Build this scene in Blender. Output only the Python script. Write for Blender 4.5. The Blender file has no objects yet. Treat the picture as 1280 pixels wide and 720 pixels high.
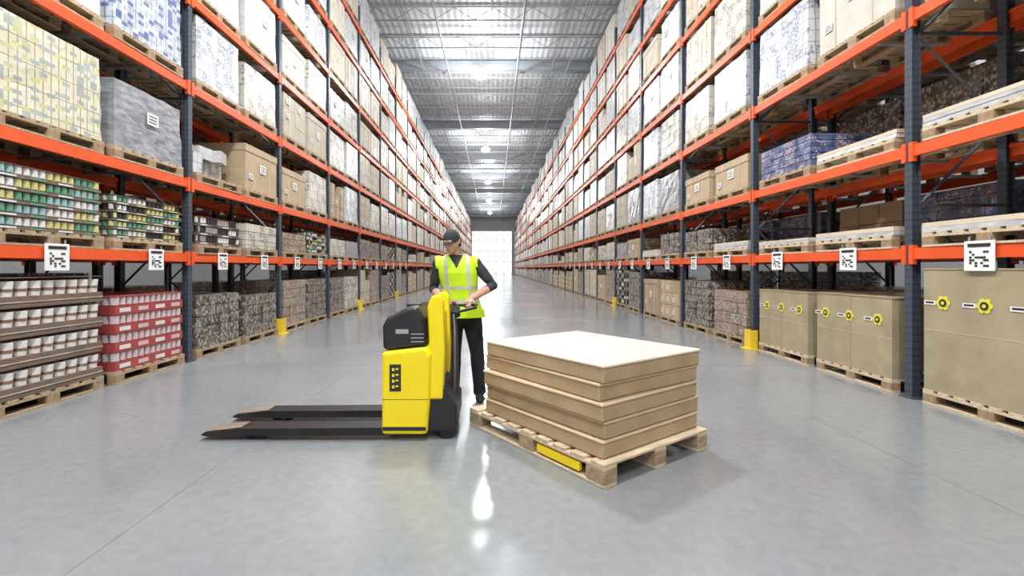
import bpy, math, random
from mathutils import Vector, Matrix
R = random.Random(7)
scene = bpy.context.scene
scene.view_settings.view_transform = 'Standard'
scene.view_settings.exposure = 0.0

# ------------------------------------------------------------------ materials
MATS = {}
def nt(name):
    m = bpy.data.materials.new(name); m.use_nodes = True
    t = m.node_tree
    b = t.nodes['Principled BSDF']
    MATS[name] = m
    return m, t, b
def simple(name, col, rough=.6, metal=0., noise=.0, nscale=8., bump=0., coat=0., emit=0., spec=.5, stretch=(1,1,1), randv=0.):
    m, t, b = nt(name)
    N, L = t.nodes, t.links
    b.inputs['Roughness'].default_value = rough
    b.inputs['Metallic'].default_value = metal
    b.inputs['Specular IOR Level'].default_value = spec
    b.inputs['Coat Weight'].default_value = coat
    b.inputs['Coat Roughness'].default_value = .2
    c = (*col, 1)
    b.inputs['Base Color'].default_value = c
    if noise > 0 or bump > 0:
        tc = N.new('ShaderNodeTexCoord'); mp = N.new('ShaderNodeMapping')
        mp.inputs['Scale'].default_value = stretch
        no = N.new('ShaderNodeTexNoise'); no.inputs['Scale'].default_value = nscale
        no.inputs['Detail'].default_value = 5
        L.new(tc.outputs['Object'], mp.inputs[0]); L.new(mp.outputs[0], no.inputs['Vector'])
        if noise > 0:
            r = N.new('ShaderNodeMapRange')
            r.inputs['From Min'].default_value = .3; r.inputs['From Max'].default_value = .7
            r.inputs['To Min'].default_value = 1-noise; r.inputs['To Max'].default_value = 1+noise*.6
            L.new(no.outputs['Fac'], r.inputs['Value'])
            out = r.outputs[0]
            if randv > 0:
                oi = N.new('ShaderNodeObjectInfo')
                r2 = N.new('ShaderNodeMapRange')
                r2.inputs['To Min'].default_value = 1-randv; r2.inputs['To Max'].default_value = 1+randv*.5
                L.new(oi.outputs['Random'], r2.inputs['Value'])
                mu = N.new('ShaderNodeMath'); mu.operation = 'MULTIPLY'
                L.new(out, mu.inputs[0]); L.new(r2.outputs[0], mu.inputs[1]); out = mu.outputs[0]
            vm = N.new('ShaderNodeVectorMath'); vm.operation = 'SCALE'
            vm.inputs[0].default_value = col
            L.new(out, vm.inputs['Scale']); L.new(vm.outputs[0], b.inputs['Base Color'])
        if bump > 0:
            bp = N.new('ShaderNodeBump'); bp.inputs['Strength'].default_value = bump
            bp.inputs['Distance'].default_value = .02
            L.new(no.outputs['Fac'], bp.inputs['Height']); L.new(bp.outputs[0], b.inputs['Normal'])
    if emit > 0:
        b.inputs['Emission Color'].default_value = c
        b.inputs['Emission Strength'].default_value = emit
    return m

def printed(name, base, base2, ink, rough=.35, bw=.3, bh=.13, thresh=.55, ink2=None, coat=.3, wrinkle=.4, haze=.5, group=0., fx=5., fz=3.2, rnd=.3):
    """shrink-wrapped printed cases: rows of cases, printed marks (optionally grouped like text blocks), film wrinkles"""
    m, t, b = nt(name)
    N, L = t.nodes, t.links
    tc = N.new('ShaderNodeTexCoord'); sx = N.new('ShaderNodeSeparateXYZ')
    L.new(tc.outputs['Object'], sx.inputs[0])
    ad = N.new('ShaderNodeMath'); ad.operation = 'ADD'
    L.new(sx.outputs[0], ad.inputs[0]); L.new(sx.outputs[1], ad.inputs[1])
    cb = N.new('ShaderNodeCombineXYZ'); L.new(ad.outputs[0], cb.inputs[0]); L.new(sx.outputs[2], cb.inputs[1])
    br = N.new('ShaderNodeTexBrick'); br.inputs['Scale'].default_value = 1
    br.inputs['Brick Width'].default_value = bw; br.inputs['Row Height'].default_value = bh
    br.inputs['Mortar Size'].default_value = .007; br.inputs['Mortar Smooth'].default_value = .4
    br.offset = 0.0
    br.inputs['Color1'].default_value = (*base, 1); br.inputs['Color2'].default_value = (*base2, 1)
    br.inputs['Mortar'].default_value = (*[v*.4 for v in base], 1)
    L.new(cb.outputs[0], br.inputs['Vector'])
    mp = N.new('ShaderNodeMapping'); mp.inputs['Scale'].default_value = (1/bw*fx, 1/bh*fz, 1)
    L.new(cb.outputs[0], mp.inputs[0])
    vo = N.new('ShaderNodeTexVoronoi'); vo.distance = 'CHEBYCHEV'; vo.inputs['Scale'].default_value = 1
    vo.inputs['Randomness'].default_value = rnd
    L.new(mp.outputs[0], vo.inputs['Vector'])
    sc = N.new('ShaderNodeSeparateColor'); L.new(vo.outputs['Color'], sc.inputs[0])
    gt = N.new('ShaderNodeMath'); gt.operation = 'GREATER_THAN'; gt.inputs[1].default_value = thresh
    L.new(sc.outputs[0], gt.inputs[0]); mask = gt.outputs[0]
    if group:
        mp2 = N.new('ShaderNodeMapping'); mp2.inputs['Scale'].default_value = (1/bw*1.7, 1/bh*1.3, 1)
        L.new(cb.outputs[0], mp2.inputs[0])
        v2 = N.new('ShaderNodeTexVoronoi'); v2.distance = 'CHEBYCHEV'; v2.inputs['Scale'].default_value = 1; v2.inputs['Randomness'].default_value = .4
        L.new(mp2.outputs[0], v2.inputs['Vector'])
        s2 = N.new('ShaderNodeSeparateColor'); L.new(v2.outputs['Color'], s2.inputs[0])
        g3 = N.new('ShaderNodeMath'); g3.operation = 'GREATER_THAN'; g3.inputs[1].default_value = group
        L.new(s2.outputs[0], g3.inputs[0])
        mu = N.new('ShaderNodeMath'); mu.operation = 'MULTIPLY'; L.new(mask, mu.inputs[0]); L.new(g3.outputs[0], mu.inputs[1]); mask = mu.outputs[0]
    mi = N.new('ShaderNodeMix'); mi.data_type = 'RGBA'
    mi.inputs['A'].default_value = (*ink, 1); mi.inputs['B'].default_value = (*(ink2 or ink), 1)
    g2 = N.new('ShaderNodeMath'); g2.operation = 'GREATER_THAN'; g2.inputs[1].default_value = .6
    L.new(sc.outputs[1], g2.inputs[0]); L.new(g2.outputs[0], mi.inputs['Factor'])
    mx = N.new('ShaderNodeMix'); mx.data_type = 'RGBA'
    L.new(mask, mx.inputs['Factor']); L.new(br.outputs['Color'], mx.inputs['A']); L.new(mi.outputs['Result'], mx.inputs['B'])
    no = N.new('ShaderNodeTexNoise'); no.inputs['Scale'].default_value = 5; no.inputs['Detail'].default_value = 4
    no.inputs['Distortion'].default_value = 1.5
    L.new(tc.outputs['Object'], no.inputs['Vector'])
    r = N.new('ShaderNodeMapRange'); r.inputs['From Min'].default_value = .4; r.inputs['From Max'].default_value = .75
    r.inputs['To Max'].default_value = haze
    L.new(no.outputs['Fac'], r.inputs['Value'])
    hz = N.new('ShaderNodeMix'); hz.data_type = 'RGBA'; hz.inputs['B'].default_value = (.55, .55, .53, 1)
    L.new(r.outputs[0], hz.inputs['Factor']); L.new(mx.outputs['Result'], hz.inputs['A'])
    L.new(hz.outputs['Result'], b.inputs['Base Color'])
    b.inputs['Roughness'].default_value = rough
    b.inputs['Coat Weight'].default_value = coat; b.inputs['Coat Roughness'].default_value = .25
    bp = N.new('ShaderNodeBump'); bp.inputs['Strength'].default_value = wrinkle; bp.inputs['Distance'].default_value = .03
    L.new(no.outputs['Fac'], bp.inputs['Height']); L.new(bp.outputs[0], b.inputs['Normal'])
    return m

simple('wood_pallet', (.46, .34, .21), .75, noise=.35, nscale=6, stretch=(1, 6, 6), randv=.15)
simple('wood_pallet_light', (.60, .48, .33), .7, noise=.25, nscale=6, stretch=(1, 6, 6))
simple('wood_end', (.34, .23, .13), .8, noise=.3, nscale=20)
simple('cardboard', (.46, .35, .22), .7, noise=.12, nscale=5, bump=.05, randv=.2)
simple('cardboard_pale', (.58, .51, .40), .6, noise=.1, nscale=4, bump=.08, randv=.22)
simple('cardboard_khaki', (.38, .32, .20), .38, noise=.16, nscale=3.5, bump=.35, coat=.35)
simple('cardboard_cream', (.66, .62, .53), .55, noise=.1, nscale=5, bump=.08, randv=.22)
simple('tape', (.58, .49, .35), .3)
simple('paper_white', (.85, .85, .83), .6)
simple('ink_black', (.02, .02, .022), .5)
simple('wrap_white', (.64, .65, .64), .32, noise=.25, nscale=6, bump=.6, coat=.4, randv=.22, stretch=(1, 1, 2.5))
simple('wrap_grey', (.30, .31, .33), .28, noise=.4, nscale=6, bump=.7, coat=.5, stretch=(1, 1, 2.5))
simple('wrap_clear_side', (.45, .42, .36), .25, noise=.3, nscale=6, bump=.6, coat=.5)
printed('print_cream', (.66, .62, .53), (.58, .54, .44), (.22, .20, .18), bw=.31, bh=.2, thresh=.45, ink2=(.38, .28, .22), group=.6, fx=14, fz=9, haze=.3)
printed('print_white', (.68, .69, .69), (.60, .62, .64), (.22, .25, .32), bw=.25, bh=.16, thresh=.42, ink2=(.36, .39, .46), group=.5, fx=12, fz=7, haze=.3)
printed('print_blue', (.05, .08, .20), (.09, .12, .27), (.36, .39, .50), bw=.2, bh=.11, thresh=.55, ink2=(.3, .10, .10), haze=.3, group=.5, fx=9, fz=6)
printed('print_bottles', (.55, .59, .66), (.48, .52, .60), (.10, .15, .34), bw=.09, bh=.24, thresh=.66, ink2=(.66, .69, .73), fx=1, fz=5, haze=.4, rnd=.0)
printed('print_dark', (.05, .045, .04), (.11, .09, .07), (.38, .34, .29), bw=.13, bh=.16, thresh=.66, ink2=(.24, .18, .12), wrinkle=.2, haze=.25, fx=4, fz=4)
printed('print_brown', (.24, .17, .11), (.34, .24, .16), (.48, .44, .36), bw=.2, bh=.16, thresh=.5, ink2=(.12, .08, .05), wrinkle=.2, haze=.3, group=.45, fx=9, fz=6)
printed('print_yellow', (.66, .62, .42), (.70, .67, .52), (.34, .38, .36), bw=.085, bh=.22, thresh=.7, ink2=(.55, .52, .25), fx=1, fz=5, haze=.45, rnd=.0)
simple('can_red', (.42, .03, .03), .35)
simple('can_pink', (.58, .45, .45), .35)
simple('can_white', (.66, .65, .63), .35)
simple('can_green', (.11, .28, .18), .35)
simple('can_yellow', (.56, .52, .22), .35)
simple('can_teal', (.28, .43, .42), .35)
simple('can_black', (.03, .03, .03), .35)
simple('can_metal', (.6, .6, .6), .3, metal=.8)
simple('tray_brown', (.17, .115, .08), .6, noise=.2, nscale=8)
simple('tray_red', (.36, .055, .05), .5)
simple('tub_white', (.76, .74, .70), .35)
simple('tub_label', (.22, .13, .09), .4)
simple('logo_yellow', (.72, .64, .06), .5)
simple('rack_orange', (.78, .10, .02), .42, noise=.1, nscale=3)
simple('yellow_guard', (.80, .56, .03), .4)
simple('zinc', (.45, .46, .47), .45, metal=.6)
simple('truck_yellow', (.90, .70, .0), .3, coat=.3)
simple('truck_black', (.018, .018, .02), .42, noise=.3, nscale=20)
simple('rubber', (.015, .015, .015), .8)
simple('fork_steel', (.022, .021, .022), .4, metal=.3, noise=.4, nscale=10)
simple('fork_worn', (.34, .28, .22), .4, metal=.4, noise=.4, nscale=12, stretch=(.3, 3, 1))
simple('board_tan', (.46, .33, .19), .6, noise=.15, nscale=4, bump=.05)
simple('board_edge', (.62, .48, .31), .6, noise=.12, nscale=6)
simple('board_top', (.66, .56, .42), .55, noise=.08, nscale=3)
simple('skin', (.55, .32, .23), .5, noise=.06, nscale=20)
simple('shirt_dark', (.035, .037, .045), .8, noise=.25, nscale=15, bump=.25)
simple('trousers', (.014, .015, .02), .85, noise=.3, nscale=12, bump=.3)
simple('shoe', (.02, .018, .016), .5)
simple('hair', (.03, .02, .014), .6, noise=.4, nscale=40, bump=.4)
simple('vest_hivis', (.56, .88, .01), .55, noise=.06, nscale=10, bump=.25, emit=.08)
simple('vest_reflect', (.62, .68, .46), .3, metal=.2)
simple('eye_white', (.8, .8, .8), .2)
simple('lips', (.42, .16, .13), .5)
simple('wall_paint', (.50, .51, .52), .7, noise=.05, nscale=1)
simple('steel_light', (.60, .62, .64), .5, metal=.05)
simple('steel_beam', (.30, .32, .34), .5, metal=.05)
simple('pipe', (.26, .27, .29), .4)
simple('joint', (.15, .155, .16), .6)
simple('lamp_body', (.6, .6, .6), .4, metal=.5)
simple('lamp_glow', (.96, .98, 1), .4, emit=30)
simple('frame_white', (.75, .75, .75), .5)
simple('asphalt', (.6, .6, .6), .9)

m, t, b = nt('rack_post')
N, L = t.nodes, t.links
tc = N.new('ShaderNodeTexCoord'); sx = N.new('ShaderNodeSeparateXYZ'); L.new(tc.outputs['Object'], sx.inputs[0])
mm = N.new('ShaderNodeMath'); mm.operation = 'MODULO'; mm.inputs[1].default_value = .075; L.new(sx.outputs[2], mm.inputs[0])
g = N.new('ShaderNodeMath'); g.operation = 'GREATER_THAN'; g.inputs[1].default_value = .055; L.new(mm.outputs[0], g.inputs[0])
mx = N.new('ShaderNodeMix'); mx.data_type = 'RGBA'; mx.inputs['A'].default_value = (.055, .07, .092, 1); mx.inputs['B'].default_value = (.035, .045, .06, 1)
L.new(g.outputs[0], mx.inputs['Factor']); L.new(mx.outputs['Result'], b.inputs['Base Color']); b.inputs['Roughness'].default_value = .45

# polished concrete floor
m, t, b = nt('concrete')
N, L = t.nodes, t.links
tc = N.new('ShaderNodeTexCoord')
n1 = N.new('ShaderNodeTexNoise'); n1.inputs['Scale'].default_value = .45; n1.inputs['Detail'].default_value = 8; n1.inputs['Distortion'].default_value = .6
n2 = N.new('ShaderNodeTexNoise'); n2.inputs['Scale'].default_value = 14; n2.inputs['Detail'].default_value = 9
for n in (n1, n2): L.new(tc.outputs['Object'], n.inputs['Vector'])
cr = N.new('ShaderNodeValToRGB'); cr.color_ramp.elements[0].position = .3; cr.color_ramp.elements[1].position = .72
cr.color_ramp.elements[0].color = (.200, .212, .218, 1); cr.color_ramp.elements[1].color = (.252, .266, .272, 1)
L.new(n1.outputs['Fac'], cr.inputs[0])
mr = N.new('ShaderNodeMapRange'); mr.inputs['From Min'].default_value = .3; mr.inputs['From Max'].default_value = .7
mr.inputs['To Min'].default_value = .92; mr.inputs['To Max'].default_value = 1.07
L.new(n2.outputs['Fac'], mr.inputs['Value'])
vm = N.new('ShaderNodeVectorMath'); vm.operation = 'SCALE'; L.new(cr.outputs[0], vm.inputs[0]); L.new(mr.outputs[0], vm.inputs['Scale'])
L.new(vm.outputs[0], b.inputs['Base Color'])
rr = N.new('ShaderNodeMapRange'); rr.inputs['From Min'].default_value = .3; rr.inputs['From Max'].default_value = .7
rr.inputs['To Min'].default_value = .16; rr.inputs['To Max'].default_value = .26
L.new(n1.outputs['Fac'], rr.inputs['Value']); L.new(rr.outputs[0], b.inputs['Roughness'])
bp = N.new('ShaderNodeBump'); bp.inputs['Strength'].default_value = .05; bp.inputs['Distance'].default_value = .01
L.new(n1.outputs['Fac'], bp.inputs['Height']); L.new(bp.outputs[0], b.inputs['Normal'])
b.inputs['Specular IOR Level'].default_value = .85

# corrugated roof deck
m, t, b = nt('roof_deck')
N, L = t.nodes, t.links
tc = N.new('ShaderNodeTexCoord')
wv = N.new('ShaderNodeTexWave'); wv.bands_direction = 'X'; wv.inputs['Scale'].default_value = 1.1
L.new(tc.outputs['Object'], wv.inputs['Vector'])
cr = N.new('ShaderNodeValToRGB'); cr.color_ramp.elements[0].position = .25; cr.color_ramp.elements[1].position = .6
cr.color_ramp.elements[0].color = (.54, .56, .58, 1); cr.color_ramp.elements[1].color = (.70, .72, .74, 1)
L.new(wv.outputs['Color'], cr.inputs[0]); L.new(cr.outputs[0], b.inputs['Base Color'])
b.inputs['Roughness'].default_value = .5
bp = N.new('ShaderNodeBump'); bp.inputs['Strength'].default_value = .4; bp.inputs['Distance'].default_value = .04
L.new(wv.outputs['Fac'], bp.inputs['Height']); L.new(bp.outputs[0], b.inputs['Normal'])

# ------------------------------------------------------------------ mesh builder
class MB:
    def __init__(s):
        s.v = []; s.f = []; s.m = []; s.names = []; s.sm = []; s.M = Matrix.Identity(4)
    def mi(s, n):
        if n not in s.names: s.names.append(n)
        return s.names.index(n)
    def add(s, vs, fs, mat, smooth=False):
        o = len(s.v); i = s.mi(mat); M = s.M
        s.v.extend([tuple(M @ Vector(p)) for p in vs])
        for f in fs:
            s.f.append(tuple(o+k for k in f)); s.m.append(i); s.sm.append(smooth)
    def box(s, c, d, mat, rz=0., ry=0.):
        hx, hy, hz = d[0]/2, d[1]/2, d[2]/2
        vs = [(-hx,-hy,-hz),(hx,-hy,-hz),(hx,hy,-hz),(-hx,hy,-hz),(-hx,-hy,hz),(hx,-hy,hz),(hx,hy,hz),(-hx,hy,hz)]
        if rz or ry:
            rm = Matrix.Rotation(rz, 3, 'Z') @ Matrix.Rotation(ry, 3, 'Y')
            vs = [rm @ Vector(p) for p in vs]
        vs = [(p[0]+c[0], p[1]+c[1], p[2]+c[2]) for p in vs]
        s.add(vs, [(0,3,2,1),(4,5,6,7),(0,1,5,4),(1,2,6,5),(2,3,7,6),(3,0,4,7)], mat)
    def tube(s, pts, rad, mat, seg=10, caps=True, smooth=True, sq=None):
        pts = [Vector(p) for p in pts]
        if not isinstance(rad, (list, tuple)): rad = [rad]*len(pts)
        rings = []; up = None
        for i, p in enumerate(pts):
            if i == 0: d = pts[1]-p
            elif i == len(pts)-1: d = p-pts[i-1]
            else: d = (pts[i+1]-p).normalized()+(p-pts[i-1]).normalized()
            d.normalize()
            if up is None:
                up = Vector((0,0,1)) if abs(d.z) < .9 else Vector((0,1,0))
            a = d.cross(up); a.normalize(); bb = d.cross(a); bb.normalize(); up = -bb
            r = rad[i]; r = (r, r) if not isinstance(r, tuple) else r
            rings.append([p + a*math.cos(2*math.pi*k/seg)*r[0] + bb*math.sin(2*math.pi*k/seg)*r[1] for k in range(seg)])
        vs = [q for ring in rings for q in ring]; fs = []
        for i in range(len(pts)-1):
            for k in range(seg):
                k2 = (k+1) % seg
                fs.append((i*seg+k, i*seg+k2, (i+1)*seg+k2, (i+1)*seg+k))
        s.add(vs, fs, mat, smooth)
        if caps:
            s.add(rings[0], [tuple(reversed(range(seg)))], mat); s.add(rings[-1], [tuple(range(seg))], mat)
    def ctube(s, pts, rad, seg=12):
        o = len(s.v); s.tube(pts, rad, s.names[0] if s.names else 'skin', seg, caps=False)
        n = len(pts)
        s.f.append(tuple(o+k for k in reversed(range(seg)))); s.m.append(0); s.sm.append(True)
        s.f.append(tuple(o+(n-1)*seg+k for k in range(seg))); s.m.append(0); s.sm.append(True)
    def cyl(s, c, r, h, mat, seg=12, axis='z', smooth=True):
        a = {'x': Vector((1,0,0)), 'y': Vector((0,1,0)), 'z': Vector((0,0,1))}[axis]
        c = Vector(c); s.tube([c-a*h/2, c+a*h/2], r, mat, seg, True, smooth)
    def sph(s, c, r, mat, seg=14, rings=10):
        if not isinstance(r, (tuple, list)): r = (r, r, r)
        vs = [(c[0], c[1], c[2]-r[2])]
        for i in range(1, rings):
            th = math.pi*i/rings
            for k in range(seg):
                ph = 2*math.pi*k/seg
                vs.append((c[0]+r[0]*math.sin(th)*math.cos(ph), c[1]+r[1]*math.sin(th)*math.sin(ph), c[2]-r[2]*math.cos(th)))
        vs.append((c[0], c[1], c[2]+r[2])); fs = []
        for k in range(seg): fs.append((0, 1+(k+1) % seg, 1+k))
        for i in range(rings-2):
            for k in range(seg):
                k2 = (k+1) % seg
                fs.append((1+i*seg+k, 1+i*seg+k2, 1+(i+1)*seg+k2, 1+(i+1)*seg+k))
        e = len(vs)-1; o = 1+(rings-2)*seg
        for k in range(seg): fs.append((o+k, o+(k+1) % seg, e))
        s.add(vs, fs, mat, True)
    def loft(s, rings, mat, seg=24, p=2.3):
        vs = []
        for (cx, cy, z, rx, ry) in rings:
            for k in range(seg):
                a = 2*math.pi*k/seg; ca, sa = math.cos(a), math.sin(a)
                q = (abs(ca)**p+abs(sa)**p)**(-1/p)
                vs.append((cx+rx*ca*q, cy+ry*sa*q, z))
        fs = []
        n = len(rings)
        for i in range(n-1):
            for k in range(seg):
                k2 = (k+1) % seg
                fs.append((i*seg+k, i*seg+k2, (i+1)*seg+k2, (i+1)*seg+k))
        fs.append(tuple(reversed(range(seg)))); fs.append(tuple((n-1)*seg+k for k in range(seg)))
        s.add(vs, fs, mat, True)
    def prism(s, prof, y0, y1, mat):
        n = len(prof)
        vs = [(x, y0, z) for x, z in prof]+[(x, y1, z) for x, z in prof]
        fs = [tuple(range(n)), tuple(reversed(range(n, 2*n)))]
        for i in range(n):
            j = (i+1) % n
            fs.append((j, i, n+i, n+j))
        s.add(vs, fs, mat)
    def merge(s, o, M):
        off = len(s.v)
        s.v.extend([tuple(M @ Vector(p)) for p in o.v])
        mp = [s.mi(n) for n in o.names]
        s.f.extend([tuple(off+k for k in f) for f in o.f]); s.m.extend([mp[i] for i in o.m]); s.sm.extend(o.sm)
    def mesh(s, name):
        me = bpy.data.meshes.new(name)
        me.from_pydata(s.v, [], s.f)
        for n in s.names: me.materials.append(MATS[n])
        me.polygons.foreach_set('material_index', s.m)
        me.polygons.foreach_set('use_smooth', s.sm)
        me.update(); return me
def obj(name, data, loc=(0,0,0), rz=0., parent=None):
    o = bpy.data.objects.new(name, data); scene.collection.objects.link(o)
    o.location = loc; o.rotation_euler = (0, 0, rz)
    if parent: o.parent = parent
    return o
def bevel(o, w, seg=2):
    md = o.modifiers.new('bevel', 'BEVEL'); md.width = w; md.segments = seg; md.limit_method = 'ANGLE'; md.angle_limit = math.radians(40)
    return o

# ------------------------------------------------------------------ room shell
YB, YE = -9.0, 102.0
XW = 14.0
HC = 12.3
fl = MB(); fl.box((0, (YB+YE)/2, -.1), (2*XW, YE-YB, .2), 'concrete'); obj('floor', fl.mesh('floor'))
jt = MB()
for y in range(-6, 100, 6): jt.box((0, y+.7, .0006), (2*XW-.2, .005, .0012), 'joint')
for x in (-1.9, 2.9): jt.box((x, 46, .0006), (.005, 109, .0012), 'joint')
obj('floor_joints', jt.mesh('floor_joints'))
ce = MB(); ce.box((0, (YB+YE)/2, HC+.1), (2*XW, YE-YB, .2), 'roof_deck'); obj('ceiling', ce.mesh('ceiling'))
for nm, x in (('wall_left', -XW-.1), ('wall_right', XW+.1)):
    w = MB(); w.box((x, (YB+YE)/2, HC/2), (.2, YE-YB, HC), 'wall_paint'); obj(nm, w.mesh(nm))
w = MB(); w.box((0, YB-.1, HC/2), (2*XW, .2, HC), 'wall_paint'); obj('wall_front', w.mesh('wall_front'))
w = MB()
wx0, wx1, wz = -4.6, 3.9, 9.3
w.box(((-XW+wx0)/2, YE+.1, HC/2), (wx0+XW, .2, HC), 'wall_paint')
w.box(((XW+wx1)/2, YE+.1, HC/2), (XW-wx1, .2, HC), 'wall_paint')
w.box(((wx0+wx1)/2, YE+.1, (HC+wz)/2), (wx1-wx0, .2, HC-wz), 'wall_paint')
obj('wall_back', w.mesh('wall_back'))
w = MB()
for i in range(6):
    x = wx0+(wx1-wx0)*i/5; w.box((x, YE+.1, wz/2), (.16, .16, wz), 'steel_beam')
for z in (2.6, 5.0, 7.3, wz-.06): w.box(((wx0+wx1)/2, YE+.1, z), (wx1-wx0, .14, .12), 'steel_beam')
obj('window_1', w.mesh('window_1'))
w = MB(); w.box((0, YE+30.2, -.12), (120, 60, .2), 'asphalt'); obj('ground_outside', w.mesh('ground_outside'))

# roof structure
tr = MB()
y = YB+1.5
while y < YE:
    tr.box((0, y, HC-.06), (2*XW, .07, .07), 'steel_light')
    tr.box((0, y, HC-.62), (2*XW, .05, .05), 'steel_beam')
    n = 34; dx = 2*XW/n
    for i in range(n):
        x0 = -XW+i*dx; a, c = (HC-.08, HC-.6) if i % 2 else (HC-.6, HC-.08)
        tr.tube([(x0, y, a), (x0+dx, y, c)], .014, 'steel_beam', 4, False, False)
    y += 2.5
y = YB+4
while y < YE:
    tr.box((0, y, HC-.75), (2*XW, .2, .03), 'steel_beam'); tr.box((0, y, HC-.2), (2*XW, .2, .03), 'steel_beam'); tr.box((0, y, HC-.47), (2*XW, .03, .55), 'steel_beam')
    y += 10
for x in (-9, -3.6, 3.0, 9): tr.box((x, (YB+YE)/2, HC-.66), (.04, YE-YB-.1, .04), 'steel_beam')
obj('roof_trusses', tr.mesh('roof_trusses'))
pp = MB()
for x, r in ((-2.3, .035), (1.2, .05), (3.7, .03), (-5.5, .04), (5.9, .04)):
    pp.tube([(x, YB+.1, HC-.9), (x, YE-.1, HC-.9)], r, 'pipe', 8)
y = YB+2
while y < YE:
    pp.tube([(-7, y, HC-.85), (7, y, HC-.85)], .018, 'pipe', 6)
    for x in (-4, -.9, 2.3): pp.cyl((x, y, HC-.94), .02, .14, 'zinc', 6)
    y += 3.5
obj('sprinkler_pipes', pp.mesh('sprinkler_pipes'))

def lamp_mesh():
    b = MB()
    b.tube([(0,0,1.3),(0,0,.45)], .012, 'lamp_body', 6)
    b.cyl((0,0,.36), .13, .2, 'lamp_body', 16)
    b.tube([(0,0,.27),(0,0,.2),(0,0,.06)], [.1,.16,.30], 'lamp_body', 24, caps=False)
    b.sph((0,0,.04), (.34,.34,.18), 'lamp_glow', 20, 10)
    return b.mesh('high_bay_lamp')
LM = lamp_mesh()
def lamp(x, y, pw, pt):
    e = obj('high_bay_lamp', LM, (x, y, HC-1.35))
    ld = bpy.data.lights.new('lamp_light', 'AREA'); ld.shape = 'DISK'; ld.size = 1.0; ld.energy = pw; ld.color = (.95, .975, 1)
    lo = bpy.data.objects.new('lamp_light', ld); scene.collection.objects.link(lo); lo.parent = e; lo.location = (0, 0, -.16)
    if pt:
        pd = bpy.data.lights.new('lamp_glow_light', 'POINT'); pd.shadow_soft_size = .2; pd.energy = pt; pd.color = (.93, .965, 1)
        po = bpy.data.objects.new('lamp_glow_light', pd); scene.collection.objects.link(po); po.parent = e; po.location = (0, 0, -.38)
for y in (-6, 1.5, 9, 24, 39, 54, 69, 84): lamp(-.65, y, 640, 920)  # nearest lamps, out of view, added as fill for rack faces and truck
for y in (0, 14, 32, 58):
    lamp(-9.5, y, 600, 0); lamp(9.5, y, 600, 0)

# ------------------------------------------------------------------ racks
LEV = [1.51, 2.58, 3.98, 5.28, 6.6, 7.9, 9.2]
RACK = {-1: (4.40, 6.97-4*2.95, 2.95, 35), 1: (4.35, 5.04-2*3.05, 3.05, 33)}
DEP = 1.08
def rack_mesh(side):
    x0, ys, bay, n = RACK[side]
    b = MB()
    for row in (0, 1):
        xf = side*(x0+row*(DEP+.22)); xb = xf+side*DEP
        for i in range(n+1):
            y = ys+i*bay
            for x in (xf+side*.05, xb-side*.05):
                b.box((x, y, 5.0), (.08, .012, 10.0), 'rack_post')
                b.box((x-.04, y, 5.0), (.012, .09, 10.0), 'rack_post')
                b.box((x+.04, y, 5.0), (.012, .09, 10.0), 'rack_post')
                b.box((x, y, .006), (.16, .16, .012), 'rack_post')
            z = .2; k = 0
            while z < 9.6:
                xa, xc = (xf+side*.09, xb-side*.09) if k % 2 == 0 else (xb-side*.09, xf+side*.09)
                b.tube([(xa, y, z), (xc, y, z+.9)], .018, 'rack_post', 4, False, False)
                z += .9; k += 1
            for z in (.2, 2.0, 3.8, 5.6, 7.4, 9.2): b.box(((xf+xb)/2, y, z+.02), (DEP-.15, .03, .03), 'rack_post')
        for lz in LEV:
            for i in range(n):
                y0 = ys+i*bay+.045; y1 = y0+bay-.09; yc = (y0+y1)/2
                for x, sg in ((xf+side*.025, side), (xb-side*.025, -side)):
                    b.box((x, yc, lz), (.05, y1-y0, .115), 'rack_orange')
                    b.box((x+sg*.012, yc, lz+.045), (.066, y1-y0, .03), 'rack_orange')
                    for ye in (y0, y1): b.box((x-sg*.012, ye, lz-.01), (.05, .05, .2), 'rack_orange')
                for fy in (.2, .5, .8):
                    b.box(((xf+xb)/2, y0+(y1-y0)*fy, lz+.035), (DEP-.1, .05, .03), 'zinc')
    return b.mesh('pallet_rack')
racks = {}
for s in (-1, 1): racks[s] = obj('pallet_rack', rack_mesh(s))

def guard():
    b = MB()
    b.box((0, 0, .16), (.02, .18, .32), 'yellow_guard'); b.box((.05, .09, .16), (.12, .02, .32), 'yellow_guard'); b.box((.05, -.09, .16), (.12, .02, .32), 'yellow_guard')
    b.box((.02, 0, .008), (.18, .26, .016), 'yellow_guard')
    return b.mesh('rack_post_protector')
GM = guard()
for s, ks in ((-1, (5, 7, 9)), (1, (3, 6))):
    x0, ys, bay, n = RACK[s]
    for k in ks:
        obj('rack_post_protector', GM, (s*(x0-.06), ys+k*bay, 0), 0 if s > 0 else math.pi)

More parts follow.
